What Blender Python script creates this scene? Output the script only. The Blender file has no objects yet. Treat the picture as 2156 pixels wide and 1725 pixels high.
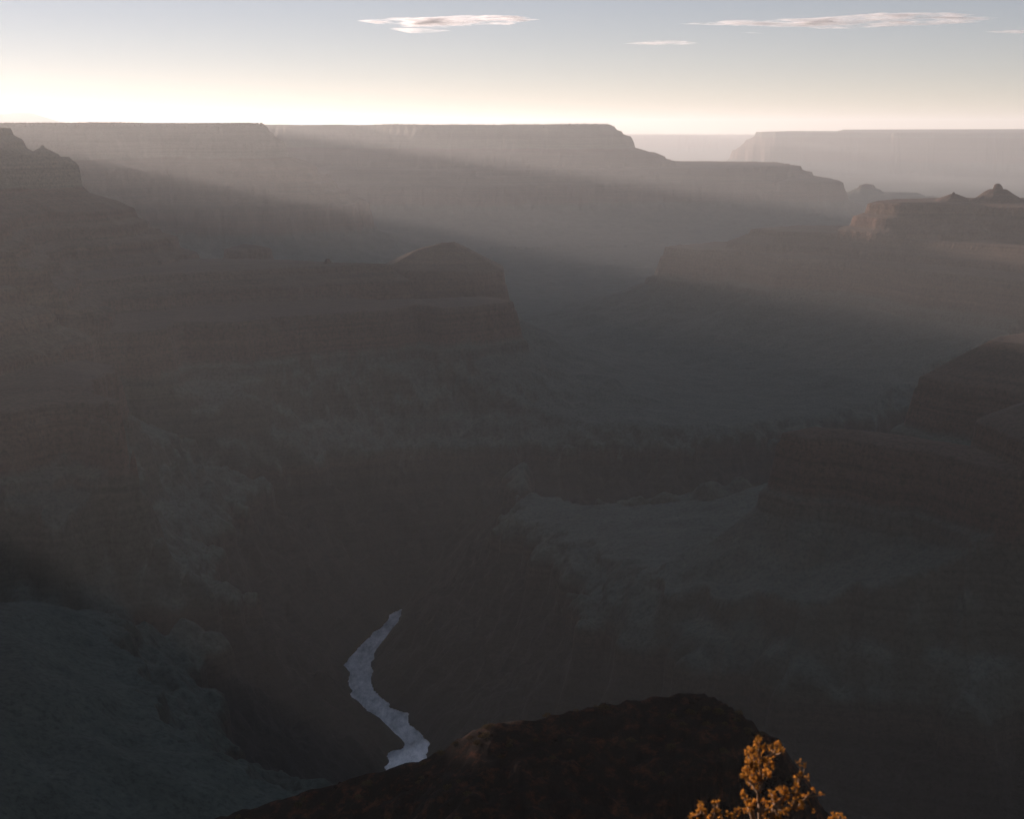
import bpy, math, random
import numpy as np

# ------------------------------------------------------------------ camera, sky, sun, exposure
scene = bpy.context.scene
COL = scene.collection
FPX, CXP, CYP, HORIZON = 3200.0, 1078.0, 862.5, 268.0     # focal length and frame measured on a 2156 px wide print
ZC = 1400.0                                                # eye height above the river
PITCH = math.atan((CYP - HORIZON) / FPX)
cam_d = bpy.data.cameras.new("camera")
cam = bpy.data.objects.new("camera", cam_d)
COL.objects.link(cam)
cam.location = (0, 0, ZC)
cam.rotation_euler = (math.pi / 2 - PITCH, 0, 0)
cam_d.sensor_width = 36
cam_d.lens = 36 * FPX / 2156
cam_d.clip_start, cam_d.clip_end = 0.5, 200000
cam_d.dof.use_dof = True
cam_d.dof.focus_distance = 4000
cam_d.dof.aperture_fstop = 4.5
scene.camera = cam

SUN_AZ, SUN_EL = math.radians(-43.5), math.radians(4.7)    # azimuth measured from +Y towards +X
SKY_STRENGTH, SUN_STRENGTH, EXPOSURE = 0.05, 5.0, 1.15
world = bpy.data.worlds.new("World")
scene.world = world
world.use_nodes = True
wn = world.node_tree.nodes
sky = wn.new("ShaderNodeTexSky")
sky.sky_type = 'NISHITA'
sky.sun_disc = False
sky.sun_elevation = SUN_EL
sky.sun_rotation = SUN_AZ
sky.altitude = 2000
sky.air_density = 0.6
sky.dust_density = 0.05
sky.ozone_density = 0.7
tint = wn.new("ShaderNodeMix")                            # the print's warm white balance
tint.data_type, tint.blend_type = 'RGBA', 'MULTIPLY'
tint.inputs[0].default_value = 1
tint.inputs[7].default_value = (1.70, 1.41, 1.40, 1)
soften = wn.new("ShaderNodeHueSaturation")
soften.inputs["Saturation"].default_value = 1.0
world.node_tree.links.new(sky.outputs[0], soften.inputs["Color"])
flat = wn.new("ShaderNodeGamma")                         # a hazier, more even sky from overhead to horizon
flat.inputs["Gamma"].default_value = 0.75
world.node_tree.links.new(soften.outputs[0], flat.inputs["Color"])
world.node_tree.links.new(flat.outputs[0], tint.inputs[6])
world.node_tree.links.new(tint.outputs[2], wn["Background"].inputs[0])
wn["Background"].inputs[1].default_value = SKY_STRENGTH

sun_d = bpy.data.lights.new("sun", 'SUN')
sun = bpy.data.objects.new("sun", sun_d)
COL.objects.link(sun)
sun_d.energy = SUN_STRENGTH
sun_d.angle = math.radians(0.5)
sun_d.color = (1.0, 0.715, 0.595)
SD = (math.sin(SUN_AZ) * math.cos(SUN_EL), math.cos(SUN_AZ) * math.cos(SUN_EL), math.sin(SUN_EL))
from mathutils import Vector
sun.rotation_euler = Vector(SD).to_track_quat('Z', 'Y').to_euler()

scene.view_settings.view_transform = 'Standard'
scene.view_settings.look = 'None'
scene.view_settings.exposure = EXPOSURE
scene.view_settings.gamma = 1
scene.cycles.max_bounces = 6
scene.cycles.diffuse_bounces = 2
scene.cycles.volume_bounces = 1
scene.cycles.transparent_max_bounces = 16
scene.cycles.volume_max_steps = 256
HAZE_DENSITY, HAZE_G, HAZE_COLOR = 2.05e-5, 0.38, (0.82, 0.94, 0.99, 1)

# ------------------------------------------------------------------ helpers
rng = np.random.default_rng(7)
random.seed(7)


def ray(px, py):
    a, b = (px - CXP) / FPX, (CYP - py) / FPX
    return a, math.cos(PITCH) + b * math.sin(PITCH), -math.sin(PITCH) + b * math.cos(PITCH)


def at(px, py, D):                       # point at horizontal distance D
    x, y, z = ray(px, py)
    t = D / math.hypot(x, y)
    return (x * t, y * t, ZC + z * t)


def on_level(px, py, z):                 # point where the sight line meets height z
    x, y, dz = ray(px, py)
    t = (z - ZC) / dz
    return (x * t, y * t, z)


def Q(px, py, D):
    return at(px, py, D)[:2]


def tag(o, label=None, cat=None, group=None, kind=None):
    if label: o["label"] = label
    if cat: o["category"] = cat
    if group: o["group"] = group
    if kind: o["kind"] = kind
    return o


def link_mesh(name, verts, faces, mat=None, parent=None, smooth=False):
    verts = np.asarray(verts, dtype=np.float32)
    me = bpy.data.meshes.new(name)
    if isinstance(faces, np.ndarray):
        n, k = faces.shape
        me.vertices.add(len(verts))
        me.vertices.foreach_set("co", verts.ravel())
        me.loops.add(n * k)
        me.loops.foreach_set("vertex_index", faces.ravel().astype(np.int32))
        me.polygons.add(n)
        me.polygons.foreach_set("loop_start", np.arange(0, n * k, k, dtype=np.int32))
        me.update(calc_edges=True)
    else:
        me.from_pydata([tuple(v) for v in verts], [], faces)
        me.update()
    if smooth:
        me.polygons.foreach_set("use_smooth", np.ones(len(me.polygons), dtype=bool))
    o = bpy.data.objects.new(name, me)
    if mat: me.materials.append(mat)
    COL.objects.link(o)
    if parent: o.parent = parent
    return o


def hashgrad(ix, iy, seed):
    h = (ix.astype(np.uint32) * np.uint32(374761393) + iy.astype(np.uint32) * np.uint32(668265263) + np.uint32(seed * 974711 + 1013))
    h = (h ^ (h >> np.uint32(13))) * np.uint32(1274126177)
    h = h ^ (h >> np.uint32(16))
    ang = (h & np.uint32(65535)).astype(np.float32) * np.float32(2 * math.pi / 65536)
    return np.cos(ang), np.sin(ang)


def noise(x, y, wl, seed):               # gradient noise, about -1..1
    x = (x / wl).astype(np.float32)
    y = (y / wl).astype(np.float32)
    fx0, fy0 = np.floor(x), np.floor(y)
    ix, iy = fx0.astype(np.int32), fy0.astype(np.int32)
    fx, fy = x - fx0, y - fy0
    u, v = fx * fx * fx * (fx * (fx * 6 - 15) + 10), fy * fy * fy * (fy * (fy * 6 - 15) + 10)
    out = []
    for dx, dy in ((0, 0), (1, 0), (0, 1), (1, 1)):
        gx, gy = hashgrad(ix + dx, iy + dy, seed)
        out.append(gx * (fx - dx) + gy * (fy - dy))
    a = out[0] + u * (out[1] - out[0])
    b = out[2] + u * (out[3] - out[2])
    return (a + v * (b - a)) * 1.45


# ------------------------------------------------------------------ materials
class NT:
    def __init__(self, name):
        self.m = bpy.data.materials.new(name)
        self.m.use_nodes = True
        self.t = self.m.node_tree
        self.b = self.t.nodes.get("Principled BSDF")
        self.out = self.t.nodes.get("Material Output")

    def n(self, typ, **kw):
        nd = self.t.nodes.new(typ)
        for k, v in kw.items():
            setattr(nd, k, v)
        return nd

    def l(self, a, b):
        self.t.links.new(a, b)

    def ramp(self, src, stops, interp='LINEAR'):
        r = self.n("ShaderNodeValToRGB")
        r.color_ramp.interpolation = interp
        e = r.color_ramp.elements
        while len(e) < len(stops): e.new(0.5)
        for i, (p, c) in enumerate(stops):
            e[i].position = p
            e[i].color = (*c, 1) if len(c) == 3 else c
        if src is not None: self.l(src, r.inputs[0])
        return r.outputs[0]

    def tex(self, scale, detail=5, rough=0.6, vec=None, mapscale=None):
        if vec is None:
            g = self.n("ShaderNodeNewGeometry")
            vec = g.outputs["Position"]
        if mapscale:
            mp = self.n("ShaderNodeMapping")
            mp.inputs["Scale"].default_value = mapscale
            self.l(vec, mp.inputs[0])
            vec = mp.outputs[0]
        t = self.n("ShaderNodeTexNoise")
        t.inputs["Scale"].default_value = scale
        t.inputs["Detail"].default_value = detail
        t.inputs["Roughness"].default_value = rough
        self.l(vec, t.inputs["Vector"])
        return t.outputs["Fac"]

    def math(self, op, a, b=None, c=None, clamp=False):
        m = self.n("ShaderNodeMath", operation=op, use_clamp=clamp)
        for i, s in enumerate((a, b, c)):
            if s is None: continue
            if isinstance(s, (int, float)): m.inputs[i].default_value = s
            else: self.l(s, m.inputs[i])
        return m.outputs[0]

    def mix(self, fac, a, b, blend='MIX'):
        m = self.n("ShaderNodeMix", data_type='RGBA', blend_type=blend)
        for s, i in ((fac, 0), (a, 6), (b, 7)):
            if isinstance(s, (int, float)): m.inputs[i].default_value = s
            elif isinstance(s, tuple): m.inputs[i].default_value = (*s, 1)
            else: self.l(s, m.inputs[i])
        return m.outputs[2]


def rock_material():
    k = NT("layered_canyon_rock")
    g = k.n("ShaderNodeNewGeometry")
    sp = k.n("ShaderNodeSeparateXYZ")
    k.l(g.outputs["Position"], sp.inputs[0])
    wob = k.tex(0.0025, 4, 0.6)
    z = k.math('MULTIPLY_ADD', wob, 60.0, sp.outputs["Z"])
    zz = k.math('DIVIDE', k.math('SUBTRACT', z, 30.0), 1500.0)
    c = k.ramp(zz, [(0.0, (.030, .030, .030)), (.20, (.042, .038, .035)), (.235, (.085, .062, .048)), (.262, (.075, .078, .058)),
                    (.33, (.088, .092, .070)), (.43, (.110, .095, .075)), (.455, (.165, .085, .062)), (.545, (.185, .092, .068)),
                    (.56, (.150, .075, .055)), (.60, (.190, .105, .075)), (.64, (.140, .066, .050)), (.68, (.185, .098, .070)),
                    (.73, (.150, .066, .050)), (.785, (.150, .070, .052)), (.79, (.19, .165, .13)), (.86, (.18, .16, .13)),
                    (.87, (.13, .115, .09)), (.91, (.15, .135, .11)), (1.0, (.11, .105, .08))])
    # thin beds
    beds = k.tex(1.0, 4, 0.7, mapscale=(.0012, .0012, .085))
    c = k.mix(.7, c, k.ramp(beds, [(.30, (.55, .53, .52)), (.5, (1, 1, 1)), (.70, (1.42, 1.38, 1.32))]), 'MULTIPLY')
    # desert scrub and scree on what is not steep
    sn = k.n("ShaderNodeSeparateXYZ")
    k.l(g.outputs["Normal"], sn.inputs[0])
    flat = k.math('MULTIPLY', k.math('SUBTRACT', sn.outputs["Z"], .34), 2.1, clamp=True)
    patch = k.tex(.012, 6, .7)
    scrub = k.ramp(patch, [(.32, (.11, .145, .125)), (.5, (.15, .19, .168)), (.7, (.195, .23, .205))])
    veg = k.math('MULTIPLY', k.math('SUBTRACT', zz, .20), 16.0, clamp=True)
    c = k.mix(k.math('MULTIPLY', k.math('MULTIPLY', flat, k.ramp(zz, [(.36, (.85,) * 3), (.44, (.55,) * 3), (.48, (.16,) * 3), (.84, (.16,) * 3), (.9, (.4,) * 3)])), veg), c, scrub)
    speck = k.tex(.11, 4, .7)
    c = k.mix(.8, c, k.ramp(speck, [(.36, (.50, .52, .48)), (.5, (1, 1, 1)), (.72, (1.35, 1.33, 1.28))]), 'MULTIPLY')
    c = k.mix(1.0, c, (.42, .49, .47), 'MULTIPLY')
    k.l(c, k.b.inputs["Base Color"])
    k.b.inputs["Roughness"].default_value = .95
    k.b.inputs["Specular IOR Level"].default_value = .15
    bp = k.n("ShaderNodeBump")
    bp.inputs["Strength"].default_value = .9
    bp.inputs["Distance"].default_value = 9
    k.l(k.tex(.045, 8, .68), bp.inputs["Height"])
    k.l(bp.outputs[0], k.b.inputs["Normal"])
    return k.m


def near_rock_material():
    k = NT("dark_red_ledge_rock")
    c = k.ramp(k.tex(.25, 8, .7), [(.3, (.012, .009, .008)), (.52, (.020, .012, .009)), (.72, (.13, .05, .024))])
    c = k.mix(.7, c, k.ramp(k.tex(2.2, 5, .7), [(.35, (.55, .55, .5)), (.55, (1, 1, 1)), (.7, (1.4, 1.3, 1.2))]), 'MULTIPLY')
    k.l(c, k.b.inputs["Base Color"])
    k.b.inputs["Roughness"].default_value = .95
    k.b.inputs["Specular IOR Level"].default_value = .1
    bp = k.n("ShaderNodeBump")
    bp.inputs["Strength"].default_value = .9
    bp.inputs["Distance"].default_value = .8
    k.l(k.tex(.9, 8, .7), bp.inputs["Height"])
    k.l(bp.outputs[0], k.b.inputs["Normal"])
    return k.m


def leaf_material(name, dark, light, trans=.5):
    k = NT(name)
    c = k.ramp(k.tex(26, 4, .7), [(.36, dark), (.62, light)])
    k.t.nodes.remove(k.b)
    d = k.n("ShaderNodeBsdfDiffuse")
    tr = k.n("ShaderNodeBsdfTranslucent")
    mx = k.n("ShaderNodeMixShader")
    mx.inputs[0].default_value = trans
    k.l(c, d.inputs[0]); k.l(c, tr.inputs[0])
    k.l(d.outputs[0], mx.inputs[1]); k.l(tr.outputs[0], mx.inputs[2])
    k.l(mx.outputs[0], k.out.inputs["Surface"])
    return k.m


def bark_material():
    k = NT("dry_bark")
    c = k.ramp(k.tex(14, 6, .7, mapscale=(1, 1, .25)), [(.3, (.10, .06, .03)), (.7, (.24, .15, .07))])
    k.l(c, k.b.inputs["Base Color"])
    k.b.inputs["Roughness"].default_value = .9
    bp = k.n("ShaderNodeBump")
    bp.inputs["Distance"].default_value = .004
    k.l(k.tex(120, 5, .7, mapscale=(1, 1, .2)), bp.inputs["Height"])
    k.l(bp.outputs[0], k.b.inputs["Normal"])
    return k.m


def water_material():
    k = NT("silty_river_water")
    k.b.inputs["Base Color"].default_value = (.50, .53, .56, 1)
    k.b.inputs["Roughness"].default_value = .06
    k.b.inputs["IOR"].default_value = 2.0
    bp = k.n("ShaderNodeBump")
    g = k.n("ShaderNodeNewGeometry")
    sp = k.n("ShaderNodeSeparateXYZ")
    k.l(g.outputs["Position"], sp.inputs[0])
    rap = k.tex(.012, 3, .6)
    calm = k.math('MULTIPLY', k.math('SUBTRACT', sp.outputs['Y'], 3318.0), .03, clamp=True)
    k.l(k.math('MULTIPLY', k.math('MULTIPLY_ADD', rap, 1.0, .1), calm), bp.inputs["Strength"])
    bp.inputs["Distance"].default_value = 1.5
    k.l(k.tex(.22, 6, .65, mapscale=(1, .55, 1)), bp.inputs["Height"])
    k.l(k.ramp(k.tex(.03, 7, .75, mapscale=(1, .35, 1)), [(.34, (.28, .32, .34)), (.5, (.62, .66, .67)), (.64, (.90, .91, .90))]), k.b.inputs['Base Color'])  # silt and foam streaks, paled further in place of reflected sky
    k.l(bp.outputs[0], k.b.inputs["Normal"])
    return k.m


def cloud_material(name, density, scale):
    k = NT(name)
    k.t.nodes.remove(k.b)
    v = k.n("ShaderNodeVolumePrincipled")
    v.inputs["Color"].default_value = (.90, .96, 1, 1)
    v.inputs["Anisotropy"].default_value = .55
    tc = k.n("ShaderNodeTexCoord")
    f = k.tex(scale, 8, .68, vec=tc.outputs["Object"], mapscale=(.35, .5, 4.5))
    mx = k.math('MAXIMUM', k.math('MULTIPLY', k.math('SUBTRACT', f, .475), density / .09), 0.0)
    k.l(mx, v.inputs["Density"])
    k.l(v.outputs[0], k.out.inputs["Volume"])
    return k.m


ROCK = rock_material()
LEDGE = near_rock_material()
BARK = bark_material()
LEAF_GOLD = leaf_material("golden_desert_leaf", (.13, .075, .02), (.78, .38, .07), .45)
LEAF_DARK = leaf_material("dark_desert_leaf", (.045, .04, .022), (.12, .085, .04), .35)
NEEDLE = leaf_material("pinyon_needles", (.03, .04, .022), (.06, .07, .04), .2)

# ------------------------------------------------------------------ terrain: one stepped canyon, cut into its landforms
def steps(lo, hi, a, b):                 # azimuth samples, degrees
    return np.linspace(lo, hi, int(round((hi - lo) / ((a + b) / 2))) + 1)[:-1]


AZ = np.concatenate([steps(-78, -45, .8, .8), steps(-45, -28, .3, .3), steps(-28, -20, .12, .12), steps(-20, 20, .045, .045),
                     steps(20, 26, .12, .12), steps(26, 60, .7, .7), [60]])
AZ = np.radians(AZ)
def logs(a, b, q):
    return np.exp(np.linspace(math.log(a), math.log(b), int(math.log(b / a) / q)))[:-1]


RR = np.concatenate([logs(60, 240, .02), logs(240, 600, .0042), logs(600, 2000, .012), logs(2000, 7800, .0022), logs(7800, 15500, .0032),
                     logs(15500, 26000, .008), logs(26000, 90000, .02), [90000]])
A, R = np.meshgrid(AZ, RR)
X = (R * np.sin(A)).astype(np.float32)
Y = (R * np.cos(A)).astype(np.float32)
NR, NA = X.shape

N900, N400, N150, N55, N20 = (noise(X, Y, wl, s) for wl, s in ((900, 1), (400, 2), (150, 3), (55, 4), (21, 5)))
far_fade = np.clip((9000 - R) / 4000, 0, 1).astype(np.float32)
WARP = (95 * N400 + 48 * N150 + (20 * N55 + 9 * N20) * far_fade).astype(np.float32)
soft = lambda n: 1 - (np.sqrt(n * n + .015) - .08)
RIDGE = soft(noise(X + 40 * N150, Y + 40 * N150, 230, 11)) * .65 + soft(noise(X + 12 * N55, Y - 12 * N55, 95, 12)) * .35
FINE = (3.0 * N55 + 1.4 * N20).astype(np.float32)

# the staircase of cliffs and slopes: horizontal run from the rim against height above the river
ST = np.array([(-420, 1560), (-60, 1450), (0, 1400), (10, 1372), (40, 1356), (52, 1326), (95, 1300), (104, 1262), (110, 1255), (122, 1185), (300, 1098),
               (310, 1062), (356, 1046), (366, 1006), (420, 988), (431, 946), (494, 924), (506, 886), (580, 846), (590, 838),
               (598, 770), (606, 762), (628, 672), (655, 656), (662, 630), (712, 606), (850, 540), (1050, 478), (1300, 432), (1700, 402), (2600, 385)])
def stair(s): return np.interp(s, ST[:, 0], ST[:, 1]).astype(np.float32)
def unstair(z): return float(np.interp(z, ST[::-1, 1], ST[::-1, 0]))


def sdf(poly, x, y):
    p = np.asarray(poly, dtype=np.float32)
    d2 = np.full(x.shape, 1e18, dtype=np.float32)
    inside = np.zeros(x.shape, dtype=bool)
    for i in range(len(p)):
        ax, ay = p[i]
        bx, by = p[(i + 1) % len(p)]
        ex, ey = bx - ax, by - ay
        t = np.clip(((x - ax) * ex + (y - ay) * ey) / (ex * ex + ey * ey + 1e-6), 0, 1)
        d2 = np.minimum(d2, (x - ax - t * ex) ** 2 + (y - ay - t * ey) ** 2)
        if ay != by:
            c = ((ay > y) != (by > y)) & (x < ex * (y - ay) / (by - ay) + ax)
            inside ^= c
    d = np.sqrt(d2)
    return np.where(inside, -d, d)


def along(pts, x, y):                    # distance to a line and the fractional index along it, plus side
    p = np.asarray(pts, dtype=np.float32)
    d2 = np.full(x.shape, 1e18, dtype=np.float32)
    par = np.zeros(x.shape, dtype=np.float32)
    side = np.zeros(x.shape, dtype=np.float32)
    for i in range(len(p) - 1):
        ax, ay = p[i][:2]
        ex, ey = p[i + 1][0] - ax, p[i + 1][1] - ay
        t = np.clip(((x - ax) * ex + (y - ay) * ey) / (ex * ex + ey * ey + 1e-6), 0, 1)
        q = (x - ax - t * ex) ** 2 + (y - ay - t * ey) ** 2
        m = q < d2
        d2 = np.where(m, q, d2)
        par = np.where(m, i + t, par)
        side = np.where(m, ex * (y - ay) - ey * (x - ax), side)
    return np.sqrt(d2), par, side


OWNERS = []
def owner(name, label, cat):
    OWNERS.append((name, label, cat))
    return len(OWNERS) - 1


FLOOR = owner("canyon_floor", "grey green desert platform spread across the canyon bottom", "canyon floor")
GORGE = owner("river_gorge", "dark steep inner gorge cut around the pale river", "gorge")
Z = (396 + 22 * noise(X, Y, 1500, 21) + 9 * N400 + 3.5 * N150 + .6 * FINE).astype(np.float32)
Z += 14 * np.clip(RIDGE - .55, 0, 1)
OWN = np.full(Z.shape, FLOOR, dtype=np.int16)


def landform(own, poly, ztop, w=.4, kx=1.0, inner=(0, 0), gul=70, rough=1.0, und=0, low=1.0):
    global Z, OWN
    p = np.asarray(poly)
    reach = 2000 / kx
    m = (X > p[:, 0].min() - reach) & (X < p[:, 0].max() + reach) & (Y > p[:, 1].min() - reach) & (Y < p[:, 1].max() + reach)
    x, y = X[m], Y[m]
    ww = min(w, .3) * 60
    d0 = sdf(poly, x + ww * N150[m] + .35 * ww * N55[m], y + ww * N400[m] - .35 * ww * N55[m])
    d = d0 * kx + w * WARP[m]
    s0 = unstair(ztop)
    s = s0 + np.maximum(d, 0)
    s = s + (.42 * WARP[m] + 16 * N55[m]) * np.clip((s - s0 - 60) / 200, 0, 1) * np.clip(kx, .3, 1)
    s = np.where(s > 640, 640 + (s - 640) * low, s)
    deep = np.clip((s - 640) / 350, 0, 1)
    s = s + gul * deep * (1.1 - 1.6 * RIDGE[m])
    h = stair(np.maximum(s, s0))
    top = ztop + inner[0] * np.minimum(np.maximum(-d, 0), inner[1])
    h = np.where(d < 0, top, np.minimum(h, ztop)) + rough * FINE[m] * (.45 + .8 * deep)
    if und: h = h + und * (.7 * N900[m] + .5 * N400[m])
    h = np.where(s > 1680, -999, h)
    zz = Z[m]
    up = h > zz
    zz[up] = h[up]
    Z[m] = zz
    oo = OWN[m]
    oo[up] = own
    OWN[m] = oo


# --- far plateaus
o = owner("plateau", "long flat wooded plateau across the whole left half of the horizon", "plateau")
landform(o, [Q(562, 262, 11600), Q(470, 262, 11500), Q(330, 262, 11900), Q(180, 262, 11300), Q(20, 262, 11900), Q(-250, 262, 11500), Q(-700, 262, 12500),
             Q(-1500, 262, 13500), Q(-2500, 262, 16000), Q(-2600, 262, 30000), Q(380, 262, 24000)], 1424, w=.5, kx=.9, gul=40, und=10)
landform(o, [Q(1284, 268, 16600), Q(1180, 268, 16200), Q(1050, 268, 16800), Q(900, 268, 16300), Q(760, 268, 17500), Q(620, 268, 17300), Q(480, 268, 18500),
             Q(430, 268, 20500), Q(900, 268, 19500), Q(1258, 268, 18600), Q(1280, 268, 17400)], 1428, w=.2, kx=.58, gul=40, und=13)
o = owner("esplanade", "broad flat topped bench below the end of the wooded plateau", "bench")
landform(o, [Q(1685, 350, 17000), Q(1560, 350, 16000), Q(1400, 350, 15700), Q(1200, 350, 15300), Q(1000, 350, 14900), Q(700, 350, 15300), Q(500, 350, 16500),
             Q(1000, 350, 21000), Q(1630, 350, 19000)], 990, w=.4, kx=.6, gul=60, und=9)
landform(o, [Q(1772, 378, 16100), Q(1700, 378, 15700), Q(1650, 378, 15700), Q(1640, 378, 17100), Q(1740, 378, 17100)], 862, w=.25, kx=.7, inner=(.22, 200))
o = owner("butte", "small hazy pointed butte beyond the end of the flat bench", "butte")
landform(o, [Q(1838, 384, 19000), Q(1810, 384, 19000), Q(1814, 384, 19500), Q(1834, 384, 19500)], 712, w=.12, kx=.42, inner=(.5, 80), gul=20)
landform(o, [Q(1930, 405, 18600), Q(1850, 405, 18600), Q(1850, 405, 19400), Q(1928, 405, 19400)], 618, w=.15, kx=.8, inner=(.06, 100))
landform(o, [Q(1968, 408, 18600), Q(1956, 408, 18600), Q(1956, 408, 18900), Q(1968, 408, 18900)], 595, w=.05, kx=.8, inner=(.3, 60))
o = owner("mesa", "pale hazy mesa with broken cliff end on the right skyline", "mesa")
landform(o, [Q(1588, 290, 36500), Q(1640, 290, 35000), Q(1800, 290, 35000), Q(2000, 290, 34000), Q(2300, 290, 34500), Q(2700, 290, 34500), Q(2700, 290, 52000), Q(1660, 290, 52000)],
         1290, w=.5, kx=.95, gul=40, und=16)
landform(o, [Q(1690, 277, 36500), Q(1620, 277, 36600), Q(1598, 277, 37500), Q(1690, 277, 38500)], 1300, w=.5, kx=.8, inner=(.012, 1000))
landform(o, [Q(1775, 276, 38000), Q(2000, 276, 37500), Q(2300, 276, 37000), Q(2700, 276, 38000), Q(2700, 276, 54000), Q(1775, 276, 48000)], 1338, w=.3, kx=.35, inner=(.012, 5000))
o = owner("distant_plateau", "palest lowest plateau far off in the gap of the skyline", "plateau")
landform(o, [Q(1200, 285, 60000), Q(1350, 285, 58000), Q(1600, 285, 60000), Q(1900, 285, 61000), Q(2400, 285, 62000), Q(2400, 285, 80000), Q(900, 285, 80000), Q(1000, 285, 62000)],
         1075, w=.9, kx=.2, gul=0)
o = owner("distant_mountain", "faint pale mountain rising over the plateau at far left", "mountain")
for px, py, hw, sl in ((45, 237.5, 42, .40), (10, 239, 40, .3), (-60, 236, 60, .3)):
    cx_, cy_ = Q(px, py, 45000)
    ztop = at(px, py, 45000)[2]
    dd = np.hypot((X - cx_), (Y - cy_) * .5)
    h = ztop - np.maximum(dd - hw * 45000 / FPX * .45, 0) * sl * .8 + 14 * N900
    up = (h > Z) & (R > 40000)
    Z[up] = h[up]; OWN[up] = o

# --- left wall: tall butte, long promontory, temple
o = owner("stepped_butte", "tall dark stepped butte at the left edge reaching the skyline", "butte")
D = 6000
landform(o, [Q(22, 272, D), Q(0, 272, D - 60), Q(-120, 272, D - 200), Q(-200, 272, D - 700), Q(-330, 272, D - 1700), Q(-770, 272, D - 2100), Q(-790, 272, D + 3000), Q(-150, 272, D + 3000), Q(-140, 272, D + 500), Q(-100, 272, D + 500), Q(15, 272, D + 250)], 1398, w=.05, kx=1.0, inner=(.03, 80))  # part beyond the left edge is unseen, extended to cast shade
landform(o, [Q(91, 304, D), Q(88, 304, D - 10), Q(86, 304, D), Q(88, 304, D + 40)], 1335, w=.02, kx=.85, rough=.8)
landform(o, [Q(168, 345, D), Q(120, 345, D - 40), Q(40, 345, D - 190), Q(-300, 345, D - 400), Q(-760, 345, D - 700), Q(-780, 345, D + 500), Q(0, 345, D + 500), Q(150, 345, D + 120)], 1256, w=.14, kx=2.3, inner=(.5, 70))
landform(o, [Q(340, 470, D), Q(290, 470, D - 60), Q(180, 470, D - 260), Q(-100, 470, D - 600), Q(-560, 470, D - 900), Q(-560, 470, D + 500), Q(0, 470, D + 500), Q(300, 470, D + 120)], 1018, w=.12, kx=.9, inner=(.16, 160))
o = owner("promontory", "long dark promontory of ledges stretching out from the tall left butte", "promontory")
D = 5650
landform(o, [Q(806, 575, D), Q(730, 566, D - 60), Q(560, 560, D - 170), Q(380, 540, D - 260), Q(150, 540, D - 500), Q(-250, 540, D - 900), Q(-600, 540, D - 900), Q(-600, 540, D + 700), Q(300, 540, D + 500), Q(650, 560, D + 180)],
         902, w=.24, kx=.9, inner=(.06, 160))
landform(o, [Q(694, 547, D + 10), Q(686, 547, D), Q(686, 547, D + 30), Q(694, 547, D + 30)], 921, w=.01, kx=.6, inner=(.5, 10))
landform(o, [Q(560, 505, D + 1900), Q(500, 505, D + 1800), Q(470, 505, D + 1900), Q(500, 505, D + 2100)], 815, w=.3, kx=.7, inner=(.35, 150))
landform(o, [Q(1076, 648, 5330), Q(1010, 648, 5170), Q(930, 648, 5120), Q(880, 648, 5230), Q(800, 648, 5060), Q(640, 648, 4990), Q(520, 648, 4820), Q(380, 648, 4860), Q(250, 648, 4560), Q(60, 648, 4500), Q(-200, 648, 4200),
             Q(-500, 648, 4300), Q(-500, 648, 6200), Q(600, 648, 5700), Q(800, 648, 5420), Q(1010, 648, 5480)], 798, w=.3, kx=1.0, gul=130, low=1.35)
o = owner("rock_temple", "hazy dome shaped rock temple behind the end of the dark promontory", "butte")
D = 6050
landform(o, [Q(1060, 580, D), Q(1000, 580, D - 110), Q(900, 580, D - 120), Q(812, 580, D - 20), Q(800, 580, D + 130), Q(950, 580, D + 300), Q(1050, 580, D + 240)], 846, w=.12, kx=1.2, inner=(.46, 220), und=5)

# --- left foreground spurs, and unseen rims added to shade the canyon
o = owner("red_spur", "reddish cliff spur low at the left edge beneath the long promontory", "spur")
landform(o, [Q(330, 880, 3480), Q(260, 850, 3330), Q(190, 840, 3450), Q(60, 820, 3450), Q(-200, 800, 3200), Q(-700, 800, 2900), Q(-800, 800, 4200), Q(-100, 800, 4400), Q(200, 820, 4100)], 800, w=.42, kx=1.0, inner=(.12, 160))
o = owner("spur_and_shade_rims", "black shadowed canyon slope in the lower left corner, with unseen rims added to cast shade", "spur")
landform(o, [Q(-1100, 268, 2700), Q(-1200, 268, 2350), Q(-1700, 268, 2150), Q(-2400, 268, 2150), Q(-2400, 268, 4000), Q(-1500, 268, 3200)], 1408, w=.25, kx=1.6)  # unseen rim added left of frame to cast shade into the canyon
landform(o, [Q(-1270, 268, 2500), Q(-1290, 268, 2250), Q(-1700, 268, 2050), Q(-2400, 268, 2050), Q(-3600, 268, 1500), Q(-6000, 268, 1500), Q(-6000, 268, 4000), Q(-2600, 268, 4000), Q(-1600, 268, 3000)], 1450, w=.2, kx=1.7)  # taller unseen rim, added to keep the foreground ridge in shade
gx_, gy_ = -9, 378                                       # a notch added through that unseen rim, letting sun onto the ridge crest
sun_notch = np.abs((X - gx_) * .725 + (Y - gy_) * .688)
gt = -(X - gx_) * .688 + (Y - gy_) * .725
m = (sun_notch < 45) & (gt > 1300) & (gt < 4500)
Z[m] = np.minimum(Z[m], 1236 + .0822 * gt[m] + np.maximum(sun_notch[m] - 5, 0) * 2.5)
landform(o, [Q(60, 1260, 2350), Q(-60, 1260, 2120), Q(-500, 1260, 1700), Q(-900, 1260, 1700), Q(-500, 1260, 2700), Q(-20, 1260, 2600)], 610, w=.4, kx=1.0, inner=(.1, 200))

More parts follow.
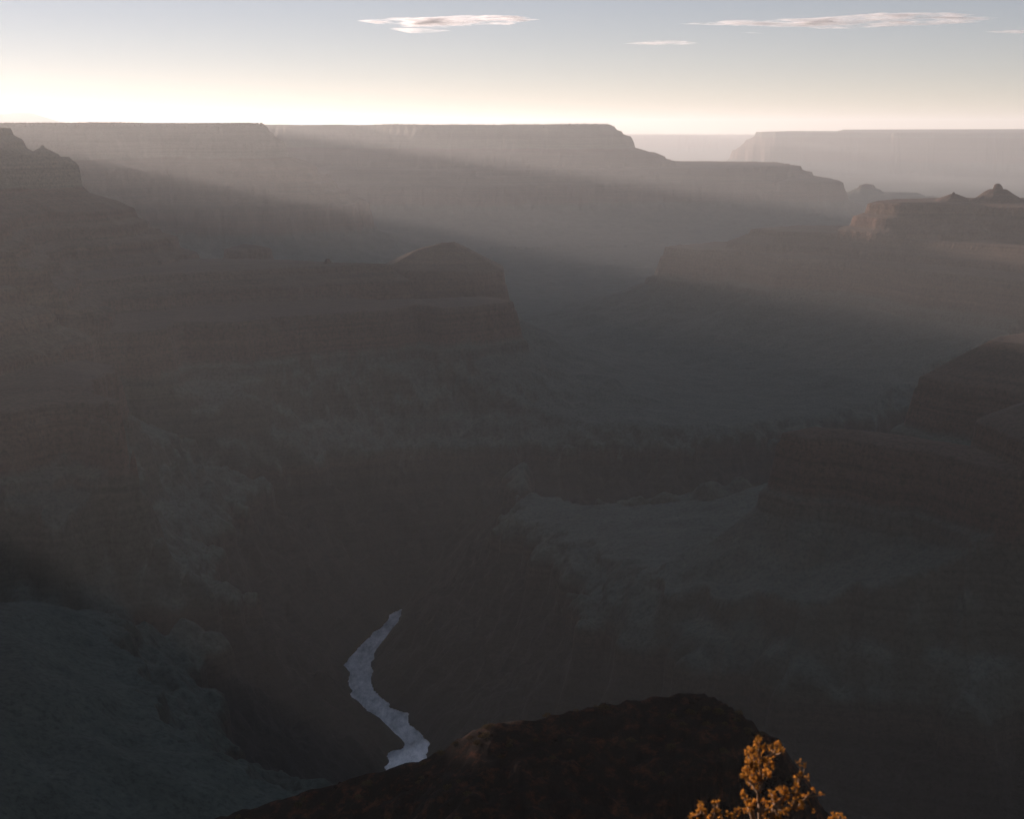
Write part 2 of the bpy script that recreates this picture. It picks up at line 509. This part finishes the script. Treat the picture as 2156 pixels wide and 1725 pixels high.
# --- right side
o = owner("terraced_mesa", "dark terraced mesa with a sunlit cliff end and knobs at right", "mesa")
D = 7400
landform(o, [Q(1846, 430, D), Q(1900, 415, D - 120), Q(2050, 415, D - 60), Q(2250, 415, D - 300), Q(2500, 415, D - 300), Q(2500, 415, D + 900), Q(1990, 415, D + 450), Q(1880, 415, D + 200)], 1060, w=.1, kx=1.0, inner=(.015, 500))
landform(o, [Q(1806, 468, D + 60), Q(1850, 468, D - 200), Q(2050, 468, D - 200), Q(2400, 468, D - 600), Q(2400, 468, D + 800), Q(1860, 468, D + 400)], 930, w=.1, kx=.9)
landform(o, [Q(1580, 478, D + 250), Q(1640, 478, D + 60), Q(1760, 478, D + 20), Q(1900, 478, D - 300), Q(2300, 478, D - 900), Q(2300, 478, D + 900), Q(1680, 478, D + 600)], 906, w=.16, kx=.8, inner=(.03, 200))
landform(o, [Q(1400, 518, D + 250), Q(1470, 518, D + 60), Q(1560, 518, D + 80), Q(1650, 518, D - 320), Q(1780, 518, D - 380), Q(1960, 518, D - 900), Q(2120, 518, D - 1150), Q(2500, 518, D - 1500), Q(2500, 518, D + 900), Q(1500, 518, D + 700)], 812, w=.3, kx=.8, inner=(.03, 200))
for px, py, r0, sl in ((2101, 386, 8, 0), (2101, 394, 11, 2.6), (2101, 398, 26, .62), (2008, 403, 2.5, 3.0), (2008, 408, 10, .42)):
    cx_, cy_ = Q(px, py, D + 60)
    zt = at(px, py, D + 60)[2]
    dd = np.hypot(X - cx_, Y - cy_) * (1 + .12 * N55)
    if sl == 0:
        h = zt - 18 * (1 - np.sqrt(np.clip(1 - (dd / 21) ** 2, 0, 1)))
        h = np.where(dd > 21, -999, h)
    else:
        h = zt - np.maximum(dd - r0 * D / FPX * .6, 0) * sl
    up = (h > Z) & (dd < 400)
    Z[up] = h[up]; OWN[up] = o

o = owner("red_butte", "reddish rounded butte at the right edge above the dark cliff", "butte")
D = 3850
landform(o, [Q(1938, 800, D), Q(2000, 800, D - 90), Q(2100, 800, D - 150), Q(2300, 800, D - 300), Q(2600, 800, D - 200), Q(2600, 800, D + 700), Q(2150, 800, D + 520), Q(1980, 800, D + 170)], 792, w=.12, kx=1.0, inner=(.62, 150))
o = owner("dark_cliff", "near dark cliff with fanning slopes below it at right", "cliff")
D = 3100
landform(o, [Q(1640, 925, D), Q(1700, 915, D - 60), Q(1780, 910, D - 50), Q(1860, 910, D - 110), Q(1960, 890, D - 130), Q(2080, 885, D - 240), Q(2300, 880, D - 330), Q(2600, 880, D - 300), Q(2600, 880, D + 100),
             Q(2200, 880, D - 120), Q(1980, 890, D - 20), Q(1850, 900, D + 50), Q(1700, 905, D + 70)], 785, w=.2, kx=1.35, inner=(.22, 45), gul=150, low=1.75)
landform(o, [Q(2150, 845, D - 60), Q(2250, 845, D - 200), Q(2500, 845, D - 200), Q(2500, 845, D + 60), Q(2200, 845, D + 40)], 880, w=.12, kx=.8, inner=(.2, 60))
o = owner("viewpoint_wall", "steep canyon wall dropping away below the viewpoint", "cliff")
landform(o, [(-3500, -700), (-1300, 350), (-600, 130), (-150, 40), (160, 30), (700, 0), (1800, 100), (4000, -400), (4000, -2000), (-3500, -2000)], 1330, w=.25, kx=1.0)

# --- the river and its side canyons cut into the platform
LB = [(844, 1284), (820, 1296), (809, 1319), (769, 1352), (743, 1381), (724, 1407), (734, 1418), (737.5, 1438), (744, 1464), (763, 1486), (776, 1508), (796, 1527), (818, 1541), (838, 1551), (849.5, 1567.5), (846, 1581), (824, 1589), (821, 1607), (815, 1690)]
RB = [(847, 1284), (835, 1321), (811, 1348), (791, 1374), (779, 1396), (785, 1416), (782.5, 1442), (785, 1455.5), (798, 1469), (822, 1482), (820, 1491), (853, 1508), (857, 1528), (886, 1545.5), (892, 1556), (900, 1565), (893.5, 1592), (893, 1610), (905, 1690)]
LBW = [on_level(px, py, 0)[:2] for px, py in LB]
RBW = [on_level(px, py, 0)[:2] for px, py in RB]
def resample(p, n):
    p = np.asarray(p)
    s = np.concatenate([[0], np.cumsum(np.hypot(*np.diff(p, axis=0).T))])
    return np.stack([np.interp(np.linspace(0, s[-1], n), s, p[:, i]) for i in (0, 1)], 1)


mid = (resample(LBW, 40) + resample(RBW, 40)) / 2
up_river = [(mid[0][0] + 40, mid[0][1] + 90), (-120, 4460), (200, 4440), (550, 4440), (900, 4560), (1300, 4850), (1750, 5200), (2300, 5250), (3200, 5200), (4500, 5300)]
down_river = [(-255, 3080), (-250, 2850), (-100, 2500), (300, 2200), (1200, 1900), (2500, 2000)]
bank_poly = LBW + RBW[::-1]
center = np.array(up_river[::-1] + [tuple(p) for p in mid[1:-1:3]] + down_river)


def gorge_cut(dist, floor, k):
    G = np.array([(-60, -4), (-6, -3), (4, 3), (40, 52), (150, 165), (290, 312), (302, 372), (318, 388), (440, 470), (530, 620), (620, 1200), (680, 2500)])
    s = np.interp(floor, G[:, 1], G[:, 0])
    return np.interp(s + np.maximum(dist, 0) / k, G[:, 0], G[:, 1]).astype(np.float32)


def carve(h, m):
    zz, oo = Z[m], OWN[m]
    c = (h < zz) & (oo != 999)
    zz[c] = h[c]
    oo[c] = np.where(h[c] < 395, GORGE, oo[c])
    Z[m] = zz; OWN[m] = oo


m = (R > 1500) & (R < 9500) & (X > -4500) & (X < 4500)
x, y = X[m], Y[m]
dl, _, _ = along(center, x, y)
dbank = sdf(bank_poly, x, y)
spur = (.55 - RIDGE[m]) * 130 + 30 * N55[m] + 12 * N20[m]
near = np.clip(dl / 260, 0, 1)
d1 = np.maximum(dl - 42, 0) * 1.05
free = np.minimum(d1, 1e9)
inside_seen = (y > 3180) & (y < 4420) & (x > -700) & (x < 200)
dd = np.where(inside_seen, np.minimum(np.maximum(dbank, -6), np.maximum(d1, np.abs(dbank) * .6)), d1)
dd = np.where(inside_seen, np.maximum(dbank, -6), d1)
dd = dd + near * spur + (1.2 * N20[m] + 3.0 * N55[m]) * (1 - near) + 2.5
carve(np.where((dd < 1.0), -4.0, gorge_cut(dd, 0, 1.02)), m)
SIDE = [  # pts, start floor, end floor, half width, width factor
    ([(-170, 3150), (150, 2750), (420, 2500), (800, 2410), (1200, 2440), (1700, 2330)], 30, 300, 20, .55),
    ([(200, 4490), (110, 4150), (240, 3980), (520, 3870), (800, 3900)], 120, 335, 10, .42),
    ([(-250, 3250), (-560, 3060), (-900, 2920), (-1400, 2850)], 40, 330, 15, .5),
    ([(-290, 4400), (-600, 4440), (-1000, 4330), (-1400, 4150), (-1900, 4100)], 60, 335, 15, .48),
    ([(900, 4600), (1250, 4420), (1650, 4380), (2100, 4450)], 60, 335, 15, .5),
]
for pts, f0, f1, hw, k in SIDE:
    P = np.asarray(pts)
    m = (X > P[:, 0].min() - 700) & (X < P[:, 0].max() + 700) & (Y > P[:, 1].min() - 700) & (Y < P[:, 1].max() + 700)
    dl, par, _ = along(pts, X[m], Y[m])
    fl = f0 + (f1 - f0) * par / (len(pts) - 1)
    dd = dl - hw + (.55 - RIDGE[m]) * 110 * np.clip(dl / 120, 0, 1) + 16 * N55[m]
    Gz = np.array([-4, -3, 3, 52, 165, 312, 372, 388, 470, 620, 1200, 2500.]); Gs = np.array([-60, -6, 4, 40, 150, 290, 302, 318, 440, 530, 620, 680.])
    s = np.interp(fl, Gz, Gs)
    carve(np.interp(s + np.maximum(dd, 0) / k, Gs, Gz).astype(np.float32) + .4 * FINE[m], m)

# --- foreground ridge
RIDGE_OWN = owner("foreground_ridge", "black scrubby rock ridge close by at the bottom of the view", "ridge")
CREST = [(300, 1760, 400), (420, 1728, 395), (560, 1692, 390), (700, 1652, 388), (820, 1614, 386), (900, 1592, 384), (960, 1556, 382), (1000, 1532, 380), (1050, 1514, 378), (1150, 1508, 380), (1250, 1491, 384),
         (1350, 1473, 388), (1430, 1465, 390), (1482, 1461, 390), (1510, 1470, 388), (1535, 1488, 384), (1585, 1512, 380), (1600, 1536, 379), (1636, 1546, 378), (1648, 1580, 376), (1651, 1640, 374), (1655, 1720, 370)]
CW = [at(*c) for c in CREST]
m = (R < 900)
x, y = X[m], Y[m]
dl, par, side = along(CW, x, y)
cz = np.interp(par, np.arange(len(CW)), [c[2] for c in CW])
front = side < 0
n8, n3 = noise(x, y, 26, 31), noise(x, y, 8, 32)
h = np.where(front, cz - .30 * dl - .0012 * dl * dl, cz - 1.5 * dl) + (2.2 * n8 + 1.6 * n3 + 1.2 * noise(x, y, 3.8, 35) + .45 * noise(x, y, 1.7, 36)) * np.clip(dl / 12, .35, 1)
ridge2 = noise(x, y, 70, 33)
h = h + 6 * ridge2 * np.clip(dl / 40, 0, 1)
zz, oo = Z[m], OWN[m]
upm = h > zz
zz[upm] = h[upm]; oo[upm] = RIDGE_OWN
Z[m] = zz; OWN[m] = oo

# --- meshes, one per landform, meeting edge to edge
idx = np.arange(NR * NA, dtype=np.int64).reshape(NR, NA)
quads = np.stack([idx[:-1, :-1], idx[:-1, 1:], idx[1:, 1:], idx[1:, :-1]], -1).reshape(-1, 4)
qo = OWN[:-1, :-1].reshape(-1)
P3 = np.stack([X.ravel(), Y.ravel(), Z.ravel()], 1)
for k, (name, label, cat) in enumerate(OWNERS):
    f = quads[qo == k]
    if not len(f): continue
    used, inv = np.unique(f, return_inverse=True)
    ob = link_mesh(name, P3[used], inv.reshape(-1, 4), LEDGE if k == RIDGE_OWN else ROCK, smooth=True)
    tag(ob, label, cat, kind="structure")

# ground beyond and behind, out to the horizon
tag(link_mesh("plain", [(-95000, 88500, 300), (95000, 88500, 300), (160000, 170000, 300), (-160000, 170000, 300)], [(0, 1, 2, 3)], ROCK),
    "far plain on the horizon", "plain", kind="structure")

# ------------------------------------------------------------------ river
wv, wf = [], []
cen = resample(np.array([tuple(p) for p in center]), 220)
tv = np.gradient(cen, axis=0)
tv /= np.linalg.norm(tv, axis=1)[:, None]
for j, (c, t) in enumerate(zip(cen, tv)):
    for s in (-1, -.33, .33, 1):
        wv.append((c[0] - t[1] * s * 85, c[1] + t[0] * s * 85, 0))
for j in range(len(cen) - 1):
    for q in range(3):
        a = j * 4 + q
        wf.append((a, a + 1, a + 5, a + 4))
tag(link_mesh("river", wv, wf, water_material()), "pale silver river winding through the dark gorge", "river", kind="structure")

# ------------------------------------------------------------------ forest fringe along the plateau rim
def merge_trees(pts, hs, ws):
    V, F = [], []
    for (x, y, z), h, w in zip(pts, hs, ws):
        b = len(V)
        for k in range(5):
            a = 2 * math.pi * k / 5 + h
            V.append((x + w * math.cos(a), y + w * math.sin(a), z + h * .22))
        for k in range(5):
            a = 2 * math.pi * (k + .5) / 5 + h
            V.append((x + .62 * w * math.cos(a), y + .62 * w * math.sin(a), z + h * .66))
        V += [(x, y, z - 1.5), (x, y, z + h)]
        for k in range(5):
            k2 = (k + 1) % 5
            F += [(b + 10, b + k2, b + k), (b + k, b + k2, b + 5 + k), (b + k2, b + 5 + k2, b + 5 + k), (b + 5 + k, b + 5 + k2, b + 11)]
    return np.array(V), np.array(F)


pl = [i for i, q in enumerate(OWNERS) if q[0] == "plateau"][0]
ok = ((OWN == pl) & (Z > 1392) & (R < 17000) & (np.abs(A) < math.radians(20)))
ii = np.flatnonzero(ok)
wgt = (1 / R.ravel()[ii]) ** 1
ii = rng.choice(ii, 9000, replace=False)
pts = P3[ii] + rng.normal(0, 4, (len(ii), 3)) * (1, 1, 0)
V, F = merge_trees(pts, rng.uniform(6, 15, len(ii)), rng.uniform(3, 6, len(ii)))
tag(link_mesh("rim_forest", V, F, NEEDLE), "dark fringe of forest along the plateau rim", "forest", kind="stuff")

# ------------------------------------------------------------------ viewpoint ledge under the camera
gx, gy = np.meshgrid(np.linspace(-45, 45, 150), np.linspace(-60, 34, 160))
lz = ZC - 1.7 - .52 * np.maximum(gy - 1.2, 0) - .05 * np.maximum(gy - 12, 0) ** 1.8 + .22 * noise(gx, gy, 4, 41) + .1 * noise(gx, gy, 1.1, 42) * np.clip((gy - 2) / 4, 0, 1)
gi = np.arange(gx.size).reshape(gx.shape)
gf = np.stack([gi[:-1, :-1], gi[:-1, 1:], gi[1:, 1:], gi[1:, :-1]], -1).reshape(-1, 4)
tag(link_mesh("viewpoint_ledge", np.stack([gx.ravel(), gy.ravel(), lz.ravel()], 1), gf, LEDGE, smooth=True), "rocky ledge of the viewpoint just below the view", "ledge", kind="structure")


def ledge_z(x, y):
    i = int(np.clip(round((y + 60) / 94 * 159), 0, 159)); j = int(np.clip(round((x + 45) / 90 * 149), 0, 149))
    return float(lz[i, j])


# ------------------------------------------------------------------ golden shrubs near the lens
def tube(V, F, pts, radii, n=7):
    pts = [Vector(p) for p in pts]
    base = len(V)
    for i, p in enumerate(pts):
        t = (pts[min(i + 1, len(pts) - 1)] - pts[max(i - 1, 0)]).normalized()
        u = t.cross(Vector((0.3, 1, .1))).normalized()
        v = t.cross(u)
        for k in range(n):
            a = 2 * math.pi * k / n
            V.append(tuple(p + (u * math.cos(a) + v * math.sin(a)) * radii[i]))
    for i in range(len(pts) - 1):
        for k in range(n):
            k2 = (k + 1) % n
            F.append((base + i * n + k, base + i * n + k2, base + (i + 1) * n + k2, base + (i + 1) * n + k))
    F.append(tuple(base + k for k in range(n))[::-1])
    F.append(tuple(base + (len(pts) - 1) * n + k for k in range(n)))


def bez(p0, p1, n, wig):
    p0, p1 = Vector(p0), Vector(p1)
    c = p0.lerp(p1, .5) + Vector((random.uniform(-wig, wig), random.uniform(-wig, wig), -abs(p1.z - p0.z) * .12))
    out = []
    for i in range(n):
        t = i / (n - 1)
        q = p0.lerp(c, t).lerp(c.lerp(p1, t), t)
        if 0 < i < n - 1:
            q += Vector((random.uniform(-1, 1), random.uniform(-1, 1), random.uniform(-1, 1))) * wig * .12
        out.append(q)
    return out


def leaf(V, F, p, d, L, w):
    d = d.normalized()
    s = d.cross(Vector((random.gauss(0, 1), random.gauss(0, 1), random.gauss(0, 1)))).normalized() * w
    up = d.cross(s).normalized() * w * .35
    b = len(V)
    V += [tuple(p), tuple(p + d * L * .5 + s + up), tuple(p + d * L), tuple(p + d * L * .5 - s + up)]
    F += [(b, b + 1, b + 2), (b, b + 2, b + 3)]


def shrub(name, label, stem_px, forks, tufts, D, group=None):
    """forks: {name: (px,py)} stem nodes in order of growth; tufts: (px, py, radius px, leaves, parent index)."""
    k = D / FPX
    base = at(*stem_px, D)
    bx, by = base[0], base[1]
    bz = ledge_z(bx, by) - .05
    root = bpy.data.objects.new(name, None)
    COL.objects.link(root)
    root.location = (bx, by, bz)
    tag(root, label, "shrub", group)
    o0 = Vector((bx, by, bz))
    nodes = [Vector((0, 0, 0))]
    par = [None]
    for (px, py, pi) in forks:
        q = Vector(at(px, py, D + random.uniform(-.08, .08))) - o0
        nodes.append(q); par.append(pi)
    depth = [0] * len(nodes)
    for i in range(1, len(nodes)):
        depth[i] = depth[par[i]] + 1
    rad = [max(.034 * .68 ** d, .007) for d in depth]
    V, F = [], []
    for i in range(1, len(nodes)):
        pts = bez(nodes[par[i]], nodes[i], 9, (nodes[i] - nodes[par[i]]).length * .10)
        r0, r1 = rad[par[i]], rad[i]
        tube(V, F, pts, [r0 + (r1 - r0) * j / 8 for j in range(9)])
    LV, LF = [], []
    TV, TF = [], []
    for (px, py, r, n, pi) in tufts:
        c = Vector(at(px, py, D + random.uniform(-.16, .16))) - o0
        R_ = r * k * 1.1
        n = int(n * 1.15)
        nt = max(6, int(n / 14))
        tube(TV, TF, bez(nodes[pi], c, 6, R_ * .6), [rad[pi] * .6 * (1 - j / 6.5) + .0015 for j in range(6)], 5)
        for t in range(nt):
            v = Vector((random.gauss(0, 1), random.gauss(0, 1), random.gauss(0, 1.1)))
            v = v.normalized() * random.random() ** .45
            e = c + Vector((v.x * R_, v.y * R_ * 1.1, v.z * R_ + R_ * .12))
            s = c.lerp(nodes[pi], .1) + (e - c) * .15
            tw = bez(s, e, 5, R_ * .25)
            tube(TV, TF, tw, [.0028, .0024, .002, .0015, .001], 4)
            axis = (tw[-1] - tw[-2]).normalized() + Vector((0, 0, .6))
            for q in range(int(n / nt)):
                f = random.random() ** .7
                p = tw[1].lerp(tw[-1], f) + Vector((random.gauss(0, 1), random.gauss(0, 1), random.gauss(0, 1))) * R_ * .06
                dd = axis + Vector((random.gauss(0, .8), random.gauss(0, .8), random.gauss(0, .7)))
                leaf(LV, LF, p, dd, random.uniform(.007, .019), random.uniform(.0016, .0036))
    trunk = link_mesh("trunk", V, F, BARK, root, smooth=True)
    tw = link_mesh("twigs", TV, TF, BARK, trunk)
    link_mesh("crown", np.array(LV), np.array(LF), LEAF_GOLD, root)
    return root


shrub("shrub", "tallest golden backlit shrub with a bright forked stem at the bottom edge", (1612, 1760),
      [(1606, 1760, 0), (1600, 1712, 1), (1598, 1690, 2), (1597, 1672, 3), (1606, 1645, 4), (1600, 1600, 5), (1588, 1620, 5), (1583, 1652, 4), (1632, 1700, 1), (1650, 1680, 9), (1670, 1703, 9), (1677, 1668, 11), (1683, 1640, 12), (1578, 1700, 1), (1700, 1680, 11), (1598, 1565, 6), (1630, 1590, 6)],
      [(1598, 1557, 7, 130, 16), (1596, 1570, 10, 160, 16), (1583, 1584, 13, 260, 7), (1592, 1598, 14, 320, 7), (1574, 1590, 8, 120, 7), (1577, 1612, 13, 300, 7), (1591, 1617, 13, 300, 7), (1609, 1578, 9, 150, 17), (1622, 1577, 10, 160, 17), (1637, 1571, 8, 110, 17), (1645, 1583, 8, 130, 17), (1633, 1590, 9, 110, 17),
       (1611, 1600, 13, 170, 6), (1622, 1612, 12, 140, 6), (1609, 1628, 14, 230, 5), (1619, 1632, 9, 130, 5), (1572, 1627, 11, 200, 8), (1566, 1637, 8, 120, 8), (1584, 1638, 13, 260, 8), (1596, 1641, 11, 200, 5), (1587, 1654, 10, 140, 8), (1594, 1666, 8, 90, 4), (1576, 1648, 7, 70, 8),
       (1685, 1632, 8, 120, 13), (1678, 1645, 10, 150, 13), (1673, 1657, 10, 120, 12), (1652, 1668, 10, 160, 10), (1655, 1680, 9, 170, 10), (1640, 1664, 8, 90, 10), (1677, 1676, 10, 140, 12), (1685, 1693, 9, 110, 11), (1670, 1697, 9, 130, 11), (1680, 1705, 9, 100, 11),
       (1565, 1675, 10, 160, 14), (1572, 1688, 11, 180, 14), (1578, 1702, 11, 180, 14), (1588, 1692, 9, 120, 14), (1571, 1712, 9, 100, 14),
       (1625, 1672, 10, 110, 9), (1632, 1685, 12, 170, 9), (1641, 1700, 13, 200, 9), (1652, 1710, 12, 170, 9), (1620, 1705, 10, 110, 2), (1610, 1690, 9, 100, 2), (1638, 1719, 12, 150, 9), (1612, 1722, 10, 120, 1),
       (1714, 1666, 7, 60, 15), (1702, 1680, 8, 60, 15), (1729, 1675, 6, 50, 15), (1694, 1677, 6, 50, 15), (1712, 1710, 6, 40, 15), (1683, 1608, 9, 36, 13), (1695, 1615, 8, 24, 13), (1702, 1640, 9, 30, 13)], 9.0)
shrub("shrub", "low golden shrub tip left of the tallest shrub at the bottom edge", (1488, 1790),
      [(1490, 1745, 0), (1478, 1715, 1), (1508, 1716, 1), (1545, 1735, 1)],
      [(1474, 1693, 7, 110, 2), (1476, 1706, 10, 180, 2), (1485, 1709, 8, 120, 2), (1470, 1719, 10, 170, 2), (1456, 1722, 8, 90, 2), (1482, 1722, 10, 140, 2), (1502, 1693, 6, 70, 3), (1511, 1692, 6, 70, 3), (1504, 1708, 8, 90, 3), (1514, 1714, 6, 50, 3), (1534, 1717, 9, 120, 4), (1553, 1709, 7, 90, 4), (1545, 1720, 8, 90, 4), (1520, 1723, 7, 50, 4), (1495, 1724, 9, 90, 3)], 8.6)
shrub("shrub", "smallest golden sprig right of the tallest shrub at the bottom edge", (1765, 1790),
      [(1764, 1750, 0), (1760, 1728, 1), (1772, 1730, 1)],
      [(1754, 1719, 6, 70, 2), (1760, 1722, 7, 70, 2), (1768, 1719, 6, 60, 3), (1748, 1725, 6, 60, 2), (1776, 1725, 6, 50, 3)], 9.3)

# ------------------------------------------------------------------ bushes and boulders along the foreground ridge
def bush_mesh(seed, leaves=260):
    random.seed(seed)
    V, F = [], []
    for _ in range(9):
        a = random.uniform(0, 2 * math.pi)
        e = (math.cos(a) * random.uniform(.3, .8), math.sin(a) * random.uniform(.3, .8), random.uniform(.5, .95))
        tube(V, F, bez((0, 0, -.1), e, 4, .1), [.05, .04, .03, .01], 4)
    nb = len(F)
    for _ in range(leaves):
        a, u = random.uniform(0, 2 * math.pi), random.random() ** .5
        zc = random.uniform(.15, 1)
        rr = u * (1 - .55 * zc * zc) * random.uniform(.75, 1.1)
        leaf(V, F, Vector((math.cos(a) * rr, math.sin(a) * rr, zc * (1 - .25 * u))), Vector((math.cos(a), math.sin(a), random.gauss(.5, .6))), random.uniform(.14, .28), random.uniform(.04, .08))
    me = bpy.data.meshes.new("ridge_bush")
    me.from_pydata(V, [], F)
    me.materials.append(LEAF_DARK)
    return me


def boulder_mesh(seed):
    random.seed(seed)
    import bmesh
    bm = bmesh.new()
    bmesh.ops.create_icosphere(bm, subdivisions=3, radius=1)
    cuts = [(Vector((random.gauss(0, 1), random.gauss(0, 1), random.gauss(0, 1))).normalized(), random.uniform(.45, .85)) for _ in range(11)]
    for v in bm.verts:
        for nrm, dd in cuts:
            e = v.co.dot(nrm) - dd
            if e > 0: v.co -= nrm * e * .92
        v.co.z *= .7
    me = bpy.data.meshes.new("boulder")
    bm.to_mesh(me); bm.free()
    me.materials.append(LEDGE)
    return me


random.seed(5)
bushes = [bush_mesh(s) for s in (1, 2, 3, 4)]
stones = [boulder_mesh(s) for s in (5, 6, 7)]
def ridge_z(x, y):
    r, a = math.hypot(x, y), math.atan2(x, y)
    i = int(np.clip(np.searchsorted(RR, r), 1, NR - 1)); j = int(np.clip(np.searchsorted(AZ, a), 1, NA - 1))
    fr = (r - RR[i - 1]) / (RR[i] - RR[i - 1]); fa = (a - AZ[j - 1]) / (AZ[j] - AZ[j - 1])
    return float((Z[i - 1, j - 1] * (1 - fa) + Z[i - 1, j] * fa) * (1 - fr) + (Z[i, j - 1] * (1 - fa) + Z[i, j] * fa) * fr)


random.seed(11)
for k in range(120):
    t = random.uniform(1, len(CW) - 2.01)
    i = int(t); f = t - i
    x = CW[i][0] * (1 - f) + CW[i + 1][0] * f
    y = CW[i][1] * (1 - f) + CW[i + 1][1] * f
    off = abs(random.gauss(0, 1)) * (6 if k < 70 else 28)
    x += random.gauss(0, 2); y += -off + random.uniform(-1, 2)
    z = ridge_z(x, y)
    stone = k % 3 == 2
    ob = bpy.data.objects.new("boulder" if stone else "ridge_bush", random.choice(stones if stone else bushes))
    COL.objects.link(ob)
    s = random.uniform(.5, 1.5) if stone else random.uniform(.7, 1.7)
    ob.location = (x, y, z - .1 * s)
    ob.scale = (s * random.uniform(.8, 1.3), s * random.uniform(.8, 1.2), s * random.uniform(.7, 1.1))
    ob.rotation_euler = (0, 0, random.uniform(0, 6.28))
    if stone: tag(ob, "small dark boulder lying on the black foreground ridge", "boulder", "boulders on the foreground ridge")
    else: tag(ob, "small dark desert bush growing on the black foreground ridge", "bush", "bushes on the foreground ridge")

# ------------------------------------------------------------------ clouds
def cloud(label, upper, lower, D, density, depth, noise_scale):
    u, l = np.array(upper, float), np.array(lower, float)
    x0, x1 = max(u[0, 0], l[0, 0]), min(u[-1, 0], l[-1, 0])
    n, mseg = 64, 20
    xs = x0 + (x1 - x0) * (.5 - .5 * np.cos(np.linspace(0, math.pi, n)))
    V, F = [], []
    cx_, cy_, cz_ = at((x0 + x1) / 2, float(u[:, 1].mean()), D)
    for i, px in enumerate(xs):
        yu, yl = np.interp(px, u[:, 0], u[:, 1]), np.interp(px, l[:, 0], l[:, 1])
        a, b = at(px, yu, D), at(px, yl, D)
        hz = max((a[2] - b[2]) / 2, 2)
        dp = depth * (.15 + hz / 200) * math.sin(math.pi * (i + .6) / (n + .2)) ** .5
        for j in range(mseg):
            t = 2 * math.pi * j / mseg
            V.append((a[0] - cx_, a[1] + math.cos(t) * dp - cy_, (a[2] + b[2]) / 2 + math.sin(t) * hz - cz_))
    for i in range(n - 1):
        for j in range(mseg):
            j2 = (j + 1) % mseg
            F.append((i * mseg + j, i * mseg + j2, (i + 1) * mseg + j2, (i + 1) * mseg + j))
    F.append(tuple(range(mseg))[::-1]); F.append(tuple((n - 1) * mseg + j for j in range(mseg)))
    ob = link_mesh("cloud", V, F, cloud_material("cloud_vapour", density, noise_scale), smooth=True)
    ob.location = (cx_, cy_, cz_)
    tag(ob, label, "cloud", "thin clouds in the evening sky")
    return ob


cloud("short thick grey and white lens shaped cloud left of centre in the sky", [(752, 43), (810, 36.5), (898, 35), (968, 31.5), (1039, 30.5), (1091, 33), (1136, 40)],
      [(752, 43), (793, 49), (850, 55), (920, 57), (985, 54.5), (1021, 50), (1070, 52), (1100, 45), (1136, 40)], 26000, .007, 420, .004)
cloud("bright white wisp hanging under the left end of the grey lens shaped cloud", [(792, 52), (850, 57), (900, 59), (962, 64.5)], [(792, 52), (828, 62), (863, 69.5), (907, 68.5), (962, 64.5)], 25900, .0035, 300, .005)
cloud("longest thin cream cloud stretched across the upper right of the sky", [(1425, 49.5), (1539, 42), (1715, 37), (1760, 33), (1855, 26), (1996, 26), (2040, 29), (2110, 35)],
      [(1425, 49.5), (1504, 52), (1609, 55), (1690, 57), (1750, 61), (1830, 57), (1908, 54), (1996, 50), (2060, 46), (2110, 35)], 27000, .0045, 420, .004)
cloud("small faint cloud streak below the gap between the two bigger clouds", [(1312, 91), (1380, 84), (1440, 85), (1478, 91)], [(1312, 91), (1380, 93.5), (1440, 94), (1478, 91)], 27000, .005, 300, .006)
cloud("thin cloud sliver running out of the right edge of the sky", [(2062, 66.5), (2120, 63), (2250, 60), (2320, 64)], [(2062, 66.5), (2120, 69), (2250, 70), (2320, 64)], 27000, .005, 300, .006)
cloud("tiny wisp of cloud just under the longest cloud", [(1540, 66), (1580, 66), (1612, 70)], [(1540, 66), (1580, 69), (1612, 70)], 27000, .003, 250, .006)

# ------------------------------------------------------------------ haze
hx0, hx1, hy0, hy1, hz0, hz1 = -98000, 98000, -4000, 92000, -8, 1880
hv = [(a, b, c) for c in (hz0, hz1) for a, b in ((hx0, hy0), (hx1, hy0), (hx1, hy1), (hx0, hy1))]
hf = [(3, 2, 1, 0), (4, 5, 6, 7), (0, 1, 5, 4), (1, 2, 6, 5), (2, 3, 7, 6), (3, 0, 4, 7)]
k = NT("evening_haze")
k.t.nodes.remove(k.b)
v = k.n("ShaderNodeVolumePrincipled")
v.inputs["Color"].default_value = HAZE_COLOR
v.inputs["Density"].default_value = HAZE_DENSITY
v.inputs["Anisotropy"].default_value = HAZE_G
k.l(v.outputs[0], k.out.inputs["Volume"])
tag(link_mesh("haze", hv, hf, k.m), "thin evening haze filling the canyon", "haze", kind="stuff")
